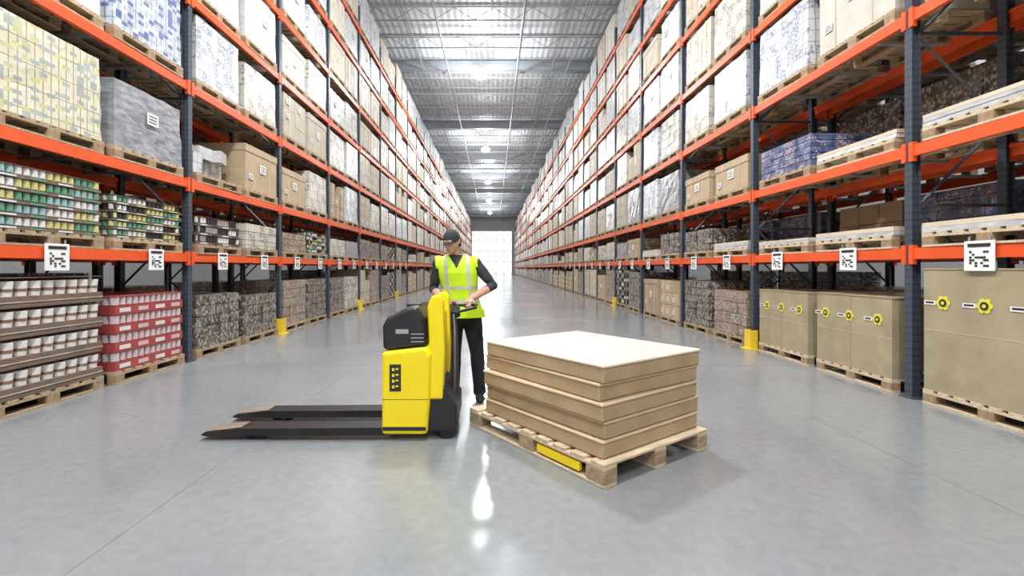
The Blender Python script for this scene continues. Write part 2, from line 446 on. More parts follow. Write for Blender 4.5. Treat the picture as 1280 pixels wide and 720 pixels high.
# ------------------------------------------------------------------ loads (front = local -X)
PH = .144
def pallet(b, D=1.08, W=1.24, mat='wood_pallet', z=0.):
    for x in (-D/2+.05, 0, D/2-.05):
        b.box((x, 0, z+.011), (.1, W, .022), mat)
        for y in (-W/2+.07, 0, W/2-.07): b.box((x, y, z+.061), (.1, .14, .078), 'wood_end')
        b.box((x, 0, z+.111), (.1, W, .022), mat)
    n = 8
    for i in range(n):
        y = -W/2+.055+(W-.11)*i/(n-1)
        b.box((0, y, z+.133), (D, .11, .022), mat)
def label(b, x, y, z, w=.2, h=.15):
    b.box((x, y, z), (.004, w, h), 'paper_white')
    for i in range(3): b.box((x-.003, y, z+h*.25-i*h*.25), (.003, w*.7, h*.09), 'ink_black')
def cartons(h, r, mat='cardboard', ny=3, nx=2, nl=4):
    b = MB(); pallet(b)
    D, W = 1.04, 1.2; bh = h/nl
    for l in range(nl):
        for i in range(nx):
            for j in range(ny):
                if l == nl-1 and r.random() < .1: continue
                x = -D/2+D*(i+.5)/nx; y = -W/2+W*(j+.5)/ny
                b.box((x+r.uniform(-.008, .008), y, PH+bh*(l+.5)), (D/nx-.008, W/ny-.01, bh-.008), mat)
                if i == 0:
                    b.box((-D/2-.001, y, PH+bh*(l+.5)), (.016, .05, bh-.02), 'tape')
                    if r.random() < .6: label(b, -D/2-.011, y+.1, PH+bh*(l+.45), .12, min(.1, bh*.5))
    return b
def bigbox(h, r, mat='cardboard_pale'):
    b = MB(); pallet(b)
    D, W = 1.04, 1.2
    b.box((0, 0, PH+h/2), (D, W, h), mat)
    b.box((0, 0, PH+h-.06), (D+.02, W+.02, .125), mat)
    for y in (-.3, .3): b.box((0, y, PH+h/2+.001), (D+.025, .008, h+.006), 'tape')
    label(b, -D/2-.012, -.02, PH+h*.55, .22, .16)
    label(b, -D/2-.012, .42, PH+h*.3, .14, .1)
    return b
def wrapped(h, r, mat='wrap_white', D=1.04, W=1.2, n=7, amp=.014, taper=.02):
    b = MB(); pallet(b)
    nz = max(3, int(h/.15)); vs = []; fs = []
    per = []
    for i in range(n): per.append((-D/2+D*i/n, -W/2))
    for i in range(n): per.append((D/2, -W/2+W*i/n))
    for i in range(n): per.append((D/2-D*i/n, W/2))
    for i in range(n): per.append((-D/2, W/2-W*i/n))
    P = len(per)
    for k in range(nz+1):
        tt = k/nz; s = 1-taper*tt
        for (x, y) in per:
            a = r.uniform(-amp, amp)
            vs.append((x*s*(1+a), y*s*(1+a), PH+h*tt+(r.uniform(-.01, .01) if k == nz else 0)))
    for k in range(nz):
        for i in range(P):
            j = (i+1) % P; fs.append((k*P+i, k*P+j, (k+1)*P+j, (k+1)*P+i))
    fs.append(tuple(nz*P+i for i in range(P)))
    b.add(vs, fs, mat)
    if h > .5 and mat.startswith('wrap'): label(b, -D/2-.018, r.uniform(-.3, .3), PH+h*.6, .2, .15)
    return b
def cases(h, r, mat='print_cream', nl=5, ny=4):
    b = MB(); pallet(b)
    D, W = 1.04, 1.2; bh = h/nl
    for l in range(nl):
        for j in range(ny):
            for i in range(3):
                b.box((-D/2+D*(i+.5)/3+r.uniform(-.006, .006), -W/2+W*(j+.5)/ny, PH+bh*(l+.5)), (D/3-.006, W/ny-.01, bh-.008), mat)
    return b
def cans(h, r, nl=5, cols=('can_green', 'can_yellow', 'can_white', 'can_teal'), tray='tray_brown', rad=.038, trayh=.3, band=None):
    b = MB(); pallet(b)
    D, W = 1.04, 1.2; bh = h/nl
    for l in range(nl):
        z = PH+bh*l
        b.box((0, 0, z+bh*trayh/2), (D, W, bh*trayh-.004), tray)
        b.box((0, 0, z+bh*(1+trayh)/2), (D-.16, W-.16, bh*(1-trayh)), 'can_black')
        n = int(W/(rad*2.06)); m = int(D/(rad*2.06))
        pos = [(-D/2+rad+.006, -W/2+W*(i+.5)/n) for i in range(n)]+[(-D/2+D*(i+.5)/m, sg*(W/2-rad-.006)) for i in range(m) for sg in (-1, 1)]
        for q, (x, y) in enumerate(pos):
            c = cols[(q//4+l) % len(cols)] if q < n else cols[(q//8+l) % len(cols)]
            b.cyl((x, y, z+bh*(.5+trayh/2)), rad, bh*(1-trayh)-.012, c, 10)
            b.cyl((x, y, z+bh-.012), rad*.96, .012, 'can_metal' if band is None else band, 10)
        if l == nl-1: b.box((0, 0, z+bh), (D, W, .006), tray)
        for i in range(4):
            b.box((-D/2-.002, -W/2+W*(i+.5)/4, z+bh*trayh/2), (.004, .17, bh*trayh*.45), 'can_white' if i % 2 else cols[0])
    return b
def tubs(h, r, nl=4):
    b = MB(); pallet(b)
    D, W = 1.06, 1.22; bh = h/nl; rad = .062
    for l in range(nl):
        z = PH+bh*l
        b.box((0, 0, z+bh*.2), (D, W, bh*.4-.006), 'tray_brown')
        b.box((0, 0, z+bh*.68), (D-.25, W-.25, bh*.62), 'tray_brown')
        n = int(W/(rad*2.06)); m = int(D/(rad*2.06))
        pos = [(-D/2+rad+.01, -W/2+W*(i+.5)/n) for i in range(n)]+[(-D/2+D*(i+.5)/m, sg*(W/2-rad-.008)) for i in range(1, m) for sg in (-1, 1)]
        for (x, y) in pos:
            b.tube([(x, y, z+bh*.38), (x, y, z+bh*.82)], [rad*.84, rad], 'tub_white', 14)
            b.cyl((x, y, z+bh*.86), rad*1.02, bh*.08, 'tub_white', 14)
            b.cyl((x, y, z+bh*.6), rad*.955, bh*.1, 'tub_label', 14)
    b.box((0, 0, PH+h+.004), (D, W, .008), 'tray_brown')
    for k in range(nl): b.box((-D/2-.002, 0, PH+bh*k+bh*.2), (.006, W, .012), 'wrap_clear_side')
    return b
def logobox(h, r, rows=.72, nlogo=3, mat='cardboard_khaki', split=2):
    b = MB(); pallet(b, mat='wood_pallet_light')
    D, W = 1.06, 1.24
    for j in range(split):
        b.box((0, -W/2+W*(j+.5)/split, PH+h/2), (D, W/split-.006, h), mat)
    b.box((0, 0, PH+h+.006), (D+.012, W+.012, .014), mat)
    b.box((-D/2-.001, 0, PH+h*.5), (.003, W, .006), 'tape')
    for i in range(nlogo):
        y = -W/2+W*(i+.5)/nlogo+r.uniform(-.03, .03); z = PH+h*rows
        rad = .062
        for k in range(6):
            a = k*math.pi/3
            b.cyl((-D/2-.004, y+rad*.75*math.cos(a), z+rad*.75*math.sin(a)), rad*.42, .006, 'logo_yellow', 10, 'x')
        b.cyl((-D/2-.005, y, z), rad*.8, .006, 'logo_yellow', 16, 'x')
        b.cyl((-D/2-.007, y, z), rad*.62, .006, 'ink_black', 16, 'x')
        b.cyl((-D/2-.009, y, z), rad*.28, .006, 'logo_yellow', 12, 'x')
        b.box((-D/2-.004, y+.14, z-.005), (.005, .12, .04), 'paper_white'); b.box((-D/2-.006, y+.14, z-.002), (.005, .09, .018), 'ink_black')
    return b
def flat(h, r, mat='board_top'):
    b = MB(); pallet(b, mat='wood_pallet_light')
    n = max(1, int(h/.035))
    for k in range(n):
        b.box((r.uniform(-.01, .01), r.uniform(-.01, .01), PH+h*(k+.5)/n), (1.06, 1.26, h/n-.003), mat if k == n-1 else 'wrap_white')
    return b
def mixed(h, r):
    b = MB(); pallet(b)
    for k in range(5):
        w = r.uniform(.3, .5)
        b.box((r.uniform(-.25, .1), -.45+.22*k, PH+h*.3), (.5, w*.6, h*.6), 'wrap_grey' if k % 2 else 'print_white', rz=r.uniform(-.1, .1))
    for k in range(3):
        b.box((r.uniform(-.2, .1), -.35+.3*k, PH+h*.78), (.5, .32, h*.35), 'wrap_white', rz=r.uniform(-.3, .3))
    return b

_cache = {}
def LD(kind, h, seed=0):
    key = (kind, round(h, 2), seed)
    if key in _cache: return _cache[key]
    r = random.Random(round(h*100)*31+seed*7+len(kind))
    f = {
     'cartons': lambda: cartons(h, r, 'cardboard', nl=max(2, round(h/.28))),
     'cartons_pale': lambda: cartons(h, r, 'cardboard_pale', ny=2, nl=max(2, round(h/.35))),
     'cartons_cream': lambda: cartons(h, r, 'cardboard_cream', ny=3, nl=max(2, round(h/.3))),
     'bigbox': lambda: bigbox(h, r), 'bigbox_cream': lambda: bigbox(h, r, 'cardboard_cream'), 'bigbox_tan': lambda: bigbox(h, r, 'cardboard'),
     'wrap_white': lambda: wrapped(h, r), 'wrap_grey': lambda: wrapped(h, r, 'wrap_grey'),
     'wrap_print': lambda: wrapped(h, r, 'print_white', amp=.008), 'wrap_cream': lambda: wrapped(h, r, 'print_cream', amp=.008),
     'wrap_bottles': lambda: wrapped(h, r, 'print_bottles', amp=.01), 'wrap_yellow': lambda: wrapped(h, r, 'print_yellow', amp=.012),
     'wrap_blue': lambda: wrapped(h, r, 'print_blue', amp=.006), 'cases_blue': lambda: cases(h, r, 'print_blue'),
     'cases_dark': lambda: cases(h, r, 'print_dark', nl=max(3, round(h/.17))), 'cases_brown': lambda: cases(h, r, 'print_brown', nl=max(3, round(h/.2))),
     'cases_cream': lambda: cases(h, r, 'print_cream', nl=max(3, round(h/.22))),
     'cans_green': lambda: cans(h, r), 'cans_mix': lambda: cans(h, r, cols=('can_yellow', 'can_black', 'can_white', 'can_green')),
     'cans_dark': lambda: cans(h, r, nl=max(2, round(h/.14)), cols=('can_black', 'can_white', 'can_black', 'can_metal')),
     'cans_red': lambda: cans(h, r, nl=4, cols=('can_pink',), tray='tray_red', trayh=.5, rad=.045, band='can_white'),
     'tubs': lambda: tubs(h, r), 'logobox': lambda: logobox(h, r), 'logobox_tall': lambda: logobox(h, r, rows=.73, nlogo=3, split=1),
     'flat': lambda: flat(h, r), 'mixed': lambda: mixed(h, r)}[kind]
    b = f(); _cache[key] = b; return b
NAME = {'cartons': 'pallet_of_cartons', 'cartons_pale': 'pallet_of_cartons', 'cartons_cream': 'pallet_of_cartons', 'bigbox': 'palletized_carton_box',
 'bigbox_cream': 'palletized_carton_box', 'bigbox_tan': 'palletized_carton_box', 'wrap_white': 'shrink_wrapped_pallet', 'wrap_grey': 'shrink_wrapped_pallet',
 'wrap_print': 'shrink_wrapped_pallet', 'wrap_cream': 'shrink_wrapped_pallet', 'wrap_bottles': 'pallet_of_bottles', 'wrap_yellow': 'pallet_of_cans',
 'wrap_blue': 'shrink_wrapped_pallet', 'cases_blue': 'pallet_of_cases', 'cases_dark': 'pallet_of_cases', 'cases_brown': 'pallet_of_cases',
 'cases_cream': 'pallet_of_cases', 'cans_green': 'pallet_of_cans', 'cans_mix': 'pallet_of_cans', 'cans_dark': 'pallet_of_cans', 'cans_red': 'pallet_of_cans',
 'tubs': 'pallet_of_tubs', 'logobox': 'palletized_printed_boxes', 'logobox_tall': 'palletized_printed_boxes', 'flat': 'pallet_of_panels', 'mixed': 'pallet_of_bags'}
MAXH = [1.15, .68, 1.02, .98, .98, .98, .98, 1.3]
LOW = ['cases_dark', 'cases_brown', 'cartons', 'cans_dark', 'cases_dark', 'bigbox_tan', 'cartons_pale', 'cases_brown']
HIGH = ['wrap_cream', 'wrap_print', 'wrap_white', 'cartons_cream', 'bigbox_cream', 'cartons_pale', 'bigbox', 'wrap_cream', 'wrap_print', 'wrap_white', 'cases_cream', 'bigbox_cream', 'wrap_white']
def pick(lev, r):
    if lev == 0: k = r.choice(LOW)
    elif lev == 1: k = r.choice(LOW+['flat', 'cans_mix', 'wrap_grey', 'wrap_cream', 'cases_cream'])
    elif lev == 2: k = r.choice(HIGH+['wrap_grey', 'cartons', 'cases_brown'])
    else: k = r.choice(HIGH)
    hm = MAXH[lev]; h = hm*r.choice([1, 1, .95, .9, .8]) if lev < 7 else hm*r.choice([1, .9, .8, .7])
    if k == 'flat': h = .15
    if lev == 1: h = min(h, .66)*r.choice([1, .9, .7])
    return k, round(h, 2)
def zl(lev): return 0. if lev == 0 else LEV[lev-1]+.062

OV = {}
L_ = -1
OV.update({
 (L_,2,0,0): ('cases_dark', 1.1), (L_,2,0,1): ('cases_brown', 1.1),
 (L_,3,0,0): ('tubs', 1.12), (L_,3,0,1): ('cans_red', .88),
 (L_,4,0,0): ('cases_dark', .80), (L_,4,0,1): ('cases_dark', .72),
 (L_,5,0,0): ('cases_brown', .95), (L_,5,0,1): ('cases_dark', .95),
 (L_,6,0,0): ('cases_dark', .95), (L_,6,0,1): ('cases_cream', .95),
 (L_,3,1,0): ('cans_green', .60), (L_,3,1,1): ('cans_mix', .50),
 (L_,4,1,0): ('cans_dark', .42), (L_,4,1,1): ('cases_cream', .45),
 (L_,5,1,0): ('cases_brown', .40), (L_,5,1,1): ('cans_mix', .5),
 (L_,3,2,0): ('wrap_yellow', .92), (L_,3,2,1): ('wrap_grey', .80),
 (L_,4,2,0): ('mixed', .55), (L_,4,2,1): ('bigbox_tan', .80),
 (L_,5,2,0): ('bigbox_tan', .7), (L_,5,2,1): ('wrap_cream', .9),
 (L_,3,3,0): ('wrap_white', .95), (L_,3,3,1): ('wrap_bottles', .98),
 (L_,4,3,0): ('wrap_print', .98), (L_,4,3,1): ('wrap_cream', .85),
 (L_,5,3,0): ('cartons_pale', .9), (L_,5,3,1): ('bigbox', .9),
})
OV.update({
 (1,1,0,1): ('logobox_tall', 1.2), (1,1,0,0): ('logobox_tall', 1.2),
 (1,2,0,0): ('logobox', .88), (1,2,0,1): ('logobox', .86),
 (1,3,0,0): ('cases_brown', .8), (1,3,0,1): ('cases_dark', .95), 
 (1,4,0,0): ('cartons', .9), (1,4,0,1): ('bigbox_tan', .9),
 (1,1,1,0): ('flat', .12), (1,1,1,1): ('flat', .10), (1,2,1,0): ('flat', .10), (1,2,1,1): ('flat', .07),
 (1,3,1,0): ('flat', .12), (1,3,1,1): ('cases_dark', .45), (1,4,1,0): ('cases_dark', .5),
 (1,1,2,0): ('flat', .12), (1,1,2,1): ('flat', .12), (1,2,2,0): ('flat', .09), (1,2,2,1): ('cases_blue', .45),
 (1,3,2,0): ('bigbox_tan', .55), (1,3,2,1): ('bigbox_tan', .55), (1,4,2,0): ('wrap_grey', .9), (1,4,2,1): ('wrap_print', .95),
 (1,1,3,1): ('bigbox', 1.0), (1,2,3,0): ('bigbox_cream', .98), (1,2,3,1): ('wrap_print', .98),
 (1,3,3,0): ('wrap_print', .95), (1,3,3,1): ('wrap_cream', .9),
})
mesh_cache = {}
NEAR = 9
for s in (-1, 1):
    x0, ys, bay, n = RACK[s]
    rot = 0. if s > 0 else math.pi
    for i in range(NEAR):
        for lev in range(8):
            for sl in (0, 1):
                k, h = OV.get((s, i, lev, sl)) or pick(lev, R)
                seed = R.randint(0, 1)
                key = (k, h, seed)
                if key not in mesh_cache: mesh_cache[key] = LD(k, h, seed).mesh(NAME[k])
                y = ys+i*bay+bay*(.265 if sl == 0 else .735)+R.uniform(-.02, .02)
                obj(NAME[k], mesh_cache[key], (s*(x0+.53+R.uniform(0, .03)), y, zl(lev)+.001), rot+R.uniform(-.012, .012))
def bayblock(bay, seed, low=False):
    r = random.Random(seed); b = MB()
    for lev in range(8):
        for sl in (0, 1):
            if low and r.random() < .06: continue
            k, h = pick(lev, r)
            if low and lev in (1, 2): k, h = r.choice([('cases_blue', .7), ('cases_blue', .62), ('cases_dark', .6), ('wrap_blue', .7), ('cases_brown', .6), ('cartons', .6)])
            if low and lev == 2: h = .95
            if k.startswith('cans'): k = 'cases_dark'
            b.merge(LD(k, h, 0), Matrix.Translation((r.uniform(0, .03), bay*(-.235 if sl == 0 else .235), zl(lev)+.001)))
    return b
for s in (-1, 1):
    x0, ys, bay, n = RACK[s]; rot = 0. if s > 0 else math.pi
    par = bpy.data.objects.new('palletized_goods', None); scene.collection.objects.link(par)
    vs = [bayblock(bay, 100+q).mesh('goods_bay') for q in range(6)]
    vb = [bayblock(bay, 200+q, True).mesh('goods_bay_rear') for q in range(4)]
    last = -1
    for i in range(NEAR, n):
        q = R.randrange(6)
        if q == last: q = (q+1) % 6
        last = q
        obj('goods_bay', vs[q], (s*(x0+.53), ys+(i+.5)*bay, 0), rot, par)
    for i in range(0, n):
        obj('goods_bay_rear', vb[R.randrange(4)], (s*(x0+.53+DEP+.24), ys+(i+.5)*bay, 0), rot+math.pi, par)

def sign():
    b = MB(); b.box((0, 0, 0), (.006, .27, .27), 'paper_white')
    r = random.Random(3)
    for i in range(7):
        for j in range(6):
            if r.random() < .5: b.box((-.005, -.075+i*.025, -.09+j*.025), (.004, .02, .018), 'ink_black')
    b.box((-.005, 0, .095), (.004, .2, .03), 'ink_black')
    b.box((0, -.09, .15), (.004, .02, .05), 'zinc'); b.box((0, .09, .15), (.004, .02, .05), 'zinc')
    return b.mesh('rack_label_sign')
SM = sign()
for s in (-1, 1):
    x0, ys, bay, n = RACK[s]
    for i in range(0, 10):
        for sl in (.27, .75):
            obj('rack_label_sign', SM, (s*(x0-.022), ys+(i+sl)*bay, 1.47), 0 if s > 0 else math.pi)

# ------------------------------------------------------------------ front pallet with stacked cartons
nc = Vector((.68, 2.94, 0)); d1 = Vector((-.585, .811, 0)); d2 = Vector((.811, .585, 0))
Wp, Lp = 1.14, 1.52
ctr = nc + d2*Wp/2 + d1*Lp/2
ang = math.atan2(d2.y, d2.x)
b = MB()
def pal2(b, W, Lh, z=0.):
    for x in (-W/2+.06, 0, W/2-.06):
        b.box((x, 0, z+.011), (.12, Lh, .022), 'wood_pallet_light')
        for y in (-Lh/2+.08, 0, Lh/2-.08): b.box((x, y, z+.066), (.12, .16, .088), 'wood_pallet')
        b.box((x, 0, z+.121), (.12, Lh, .022), 'wood_pallet_light')
    n = 9
    for i in range(n): b.box((0, -Lh/2+.06+(Lh-.12)*i/(n-1), z+.142), (W, .12, .02), 'wood_pallet_light')
pal2(b, Wp, Lp)
b.box((-Wp/2+.02, -.33, .066), (.03, .42, .06), 'truck_yellow')
root = bpy.data.objects.new('pallet_of_stacked_cartons', None); scene.collection.objects.link(root)
root.location = ctr; root.rotation_euler = (0, 0, ang)
bevel(obj('wooden_pallet', b.mesh('wooden_pallet'), parent=root), .004, 1)
b = MB(); r = random.Random(5); z = .153
nl = 5; lh = .12
SL = Lp-.24
for k in range(nl):
    ox, oy = r.uniform(-.02, .02), r.uniform(-.02, .02)-Lp/2+SL/2+.045; rz = r.uniform(-.018, .018)
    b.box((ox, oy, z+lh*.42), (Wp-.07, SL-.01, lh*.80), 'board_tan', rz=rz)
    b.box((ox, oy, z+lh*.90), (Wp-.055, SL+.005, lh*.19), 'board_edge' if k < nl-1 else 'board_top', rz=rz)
    z += lh
bevel(obj('stacked_cartons', b.mesh('stacked_cartons'), parent=root), .014, 3)

# ------------------------------------------------------------------ worker pose (lean toward the truck)
PX, PY = -.285, 4.95
def lean(z): return Vector((-.10*max(0, z-.55), -.13*max(0, z-.9), 0))
W1 = Vector((-.215, -.27, 1.055)); W2 = Vector((.06, -.27, 1.06))
U1 = Vector((-.05, -.95, -.28)).normalized(); U2 = Vector((-.28, -.92, -.28)).normalized()

# ------------------------------------------------------------------ yellow electric pallet truck
tr_root = bpy.data.objects.new('electric_pallet_truck', None); scene.collection.objects.link(tr_root)
def part(nm, b, bv=.012, seg=3):
    o = obj(nm, b.mesh(nm), parent=tr_root)
    if bv: bevel(o, bv, seg)
    return o
Y0, Y1 = 3.76, 4.44
b = MB(); b.prism([(-.88, .05), (-.52, .05), (-.50, .30), (-.49, .68), (-.53, .74), (-.88, .70)], Y0, Y1, 'truck_yellow'); part('battery_cowl', b, .03)
b = MB(); b.prism([(-.875, .71), (-.53, .75), (-.545, .96), (-.60, 1.06), (-.68, 1.05), (-.84, .97), (-.88, .90)], Y0+.02, Y1-.02, 'truck_black'); part('battery_cover', b, .035, 4)
b = MB(); G = [(-.515, .32), (-.40, .32), (-.385, .70), (-.40, 1.10), (-.43, 1.15), (-.49, 1.14), (-.525, 1.05), (-.51, .74)]
b.prism(G, Y0+.03, Y0+.14, 'truck_yellow'); b.prism(G, Y1-.14, Y1-.03, 'truck_yellow')
b.prism([(-.51, .36), (-.42, .36), (-.42, .98), (-.45, 1.04), (-.51, 1.0)], Y0+.12, Y1-.12, 'truck_yellow')
part('backrest_guard', b, .02)
b = MB(); b.prism([(-.54, .06), (-.31, .06), (-.29, .12), (-.29, .26), (-.36, .36), (-.40, .44), (-.54, .44)], Y0+.04, Y1-.04, 'truck_black'); part('drive_housing', b, .03)
b = MB()
b.cyl((-.40, (Y0+Y1)/2, .11), .11, .08, 'rubber', 24, 'y')
for y in (Y0+.09, Y1-.09): b.cyl((-.37, y, .065), .065, .05, 'rubber', 20, 'y')
part('wheels', b, 0)
b = MB()
for ya, yb in ((Y0+.02, Y0+.20), (Y1-.20, Y1-.02)):
    b.prism([(-.80, .04), (-.80, .105), (-2.02, .095), (-2.28, .065), (-2.31, .045), (-2.28, .035), (-2.05, .035)], ya, yb, 'fork_steel')
    b.prism([(-2.0, .0965), (-2.02, .096), (-2.28, .066), (-2.28, .070), (-2.02, .100), (-2.0, .1)], ya+.015, yb-.015, 'fork_worn')
part('forks', b, .004, 1)
b = MB()
for y in (Y0+.11, Y1-.11): b.cyl((-1.95, y, .034), .033, .09, 'rubber', 16, 'y'); b.cyl((-1.85, y, .034), .033, .09, 'rubber', 16, 'y')
part('load_rollers', b, 0)
b = MB()
b.box((-.77, Y0-.001, .50), (.09, .006, .21), 'ink_black')
for k in range(4):
    b.box((-.785, Y0-.005, .43+k*.045), (.018, .003, .022), 'truck_yellow'); b.box((-.755, Y0-.005, .435+k*.045), (.022, .003, .012), 'truck_yellow')
b.box((-.69, Y0+.001, .33), (.36, .004, .004), 'ink_black')
b.box((-.70, Y0+.001, .10), (.34, .006, .03), 'truck_black')
b.box((-.72, Y0+.018, .86), (.10, .006, .035), 'zinc')
for z in (.78, .81, .84): b.box((-.60, Y0+.018, z), (.1, .008, .008), 'zinc')
part('decals', b, 0)
P = Vector((PX, PY, 0))
n1v = Vector((0, -.2, -1)).normalized()
g1 = P+W1+U1*.085+n1v*.031; g2 = P+W2+U2*.085+n1v*.031
mid = (g1+g2)/2; ax = (g2-g1).normalized()
b = MB()
hd = mid+Vector((0, -.12, -.05))
b.tube([(-.33, 4.08, .30), (-.33, 4.13, .50), (-.35, 4.34, .80), hd], [.035, .032, .026, .024], 'truck_black', 12)
b.tube([hd+Vector((0, -.03, -.03)), mid+Vector((0, -.03, -.01))], [(.07, .035), (.055, .03)], 'truck_black', 12)
e1, e2 = g1-ax*.07, g2+ax*.07
b.tube([hd-ax*.05, e1+Vector((0, -.09, -.02))-ax*.01, e1+Vector((-.005, -.02, 0))-ax*.01, e1, e2, e2+Vector((.005, -.02, 0))+ax*.01, e2+Vector((0, -.09, -.02))+ax*.01, hd+ax*.05], .014, 'truck_black', 10)
b.sph(mid+Vector((0, -.04, .03)), (.025, .025, .014), 'can_red')
part('tiller', b, 0)
b = MB(); b.box((-.66, 4.05, 1.055), (.12, .2, .03), 'truck_black'); part('control_pod', b, .012)

# ------------------------------------------------------------------ person
def rotdir(u, axis, a): return (Matrix.Rotation(a, 3, axis) @ u)
def hand(b, o, u, n, thumb, curl, spread=.05):
    u = Vector(u).normalized(); n = Vector(n).normalized(); n = (n-u*n.dot(u)).normalized(); v = u.cross(n)*thumb
    rings = []
    for t_, w_, h_ in ((-.03, .027, .022), (.0, .03, .02), (.03, .038, .018), (.06, .043, .016), (.09, .042, .014), (.098, .036, .010)):
        rings.append([o+u*t_+v*w_*math.cos(a)+n*h_*math.sin(a) for a in [2*math.pi*k/14 for k in range(14)]])
    vs = [p for r_ in rings for p in r_]; fs = []
    for i in range(len(rings)-1):
        for k in range(14):
            k2 = (k+1) % 14; fs.append((i*14+k, i*14+k2, (i+1)*14+k2, (i+1)*14+k))
    fs.append(tuple(reversed(range(14)))); fs.append(tuple((len(rings)-1)*14+k for k in range(14)))
    b.add(vs, fs, 'skin', True)
    for i, (off, sc) in enumerate(((.031, .95), (.0105, 1.05), (-.0105, .98), (-.031, .78))):
        p = o+u*.085+v*off; d = (u+v*spread*off*20).normalized(); axx = d.cross(n)
        pts = [p-d*.01]; q = p
        pts.append(q)
        for sg, c in ((.042, curl*.75), (.028, curl*1.1), (.022, curl*.8)):
            d = rotdir(d, axx, c); q = q+d*sg*sc; pts.append(q)
        b.ctube(pts, [.0095, .0098, .009, .0083, .006], 8)
    p = o+u*.03+v*.03; d = (u*.65+v*.6+n*.45).normalized()
    pts = [p-d*.015, p+d*.02]; q = p+d*.035; pts.append(q); d2_ = (u*.8+v*.05+n*.75).normalized(); q = q+d2_*.03; pts.append(q); q = q+(u*.6-v*.25+n*.8).normalized()*.022; pts.append(q)
    b.ctube(pts, [.013, .013, .011, .0098, .007], 8)

b = MB(); b.mi('skin')
TR = [(0,.005,.80,.140,.105),(0,.005,.86,.168,.12),(0,.005,.94,.175,.125),(0,0,1.02,.165,.115),(0,0,1.12,.158,.11),(0,0,1.22,.168,.115),(0,0,1.32,.187,.12),(0,.005,1.39,.192,.108),(0,.01,1.44,.165,.09),(0,.01,1.475,.11,.07),(0,.01,1.50,.07,.06)]
b.loft([(x+lean(z).x, y+lean(z).y, z, rx, ry) for x, y, z, rx, ry in TR], 'skin')
SH = {k: Vector((k*.19, .005, 1.405))+lean(1.405) for k in (-1, 1)}
EL = {-1: Vector((-.275, .02, 1.145))+lean(1.145), 1: Vector((.345, -.02, 1.185))+lean(1.185)}
WR = {-1: W1, 1: W2}
for s in (-1, 1):
    a, c, d = SH[s], EL[s], WR[s]
    b.sph(a, .064, 'skin')
    b.ctube([a-(c-a)*.1, a.lerp(c, .3), a.lerp(c, .7), c, c+(d-c)*.08], [.057, .060, .052, .046, .04])
    b.sph(c, .046, 'skin')
    b.ctube([c-(d-c)*.05, c.lerp(d, .3), c.lerp(d, .7), d, d+(d-c)*.1], [.043, .046, .037, .029, .026])
    hp = {-1: (-.088, 0, .9), 1: (.088, .01, .9)}[s]; kn = {-1: (-.12, -.045, .5), 1: (.115, .0, .5)}[s]; an = {-1: (-.13, .0, .09), 1: (.14, .05, .09)}[s]
    hp, kn, an = Vector(hp)+lean(.9), Vector(kn), Vector(an)
    b.ctube([hp+Vector((0,0,.03)), hp.lerp(kn, .25), hp.lerp(kn, .7), kn, kn+(an-kn)*.1], [.098, .100, .084, .074, .07], 16)
    b.ctube([kn-(an-kn)*.08, kn.lerp(an, .25), kn.lerp(an, .5), kn.lerp(an, .85), an+Vector((0,0,-.03))], [.072, .074, .070, .064, .066], 16)
    b.ctube([an+Vector((0, .055, -.035)), an+Vector((0, .03, -.035)), an+Vector((0, -.06, -.045)), an+Vector((s*.012, -.14, -.055)), an+Vector((s*.015, -.195, -.06))], [(.032, .035), (.042, .052), (.044, .042), (.050, .032), (.028, .022)], 14)
hand(b, W1, U1, n1v, -1, 1.05)
hand(b, W2, U2, n1v, 1, 1.05)
lk = lean(1.5)
b.ctube([Vector((0, .01, 1.45))+lk, Vector((0, -.005, 1.50))+lk, Vector((-.012, -.03, 1.58))+lk], [.062, .056, .055], 14)
HM = Matrix.Translation(Vector((-.018, -.04, 1.555))+lean(1.55)) @ Matrix.Rotation(math.radians(-26), 4, 'Z') @ Matrix.Rotation(math.radians(20), 4, 'X')
b.M = HM
b.sph((0, .005, .095), (.074, .094, .1), 'skin', 24, 18)
b.sph((0, -.03, .05), (.060, .063, .075), 'skin', 20, 14)
b.sph((0, -.062, .0), (.036, .03, .028), 'skin', 16, 10)
b.ctube([(0, -.088, .095), (0, -.103, .07), (0, -.112, .05), (0, -.095, .043)], [.010, .012, .0155, .008], 10)
b.sph((0, -.085, .105), (.055, .012, .012), 'skin')
b.sph((0, -.09, .022), (.026, .011, .012), 'skin')
for s in (-1, 1):
    b.sph((s*.075, .012, .075), (.01, .02, .033), 'skin')
    b.sph((s*.04, -.06, .055), (.02, .02, .02), 'skin')
b.M = Matrix.Identity(4)
tmp = obj('tmp_body', b.mesh('tmp_body'))
md = tmp.modifiers.new('r', 'REMESH'); md.mode = 'VOXEL'; md.voxel_size = .0062; md.use_smooth_shade = True
ms = tmp.modifiers.new('s', 'SMOOTH'); ms.factor = .5; ms.iterations = 3
dg = bpy.context.evaluated_depsgraph_get(); dg.update()
me = bpy.data.meshes.new_from_object(tmp.evaluated_get(dg)); me.name = 'warehouse_worker'
bpy.data.objects.remove(tmp)
me.materials.clear()
for nme in ('skin', 'shirt_dark', 'trousers', 'shoe'): me.materials.append(MATS[nme])
def segd(p, a, c):
    t_ = max(0, min(1, (p-a).dot(c-a)/(c-a).length_squared)); return (p-(a+(c-a)*t_)).length, t_
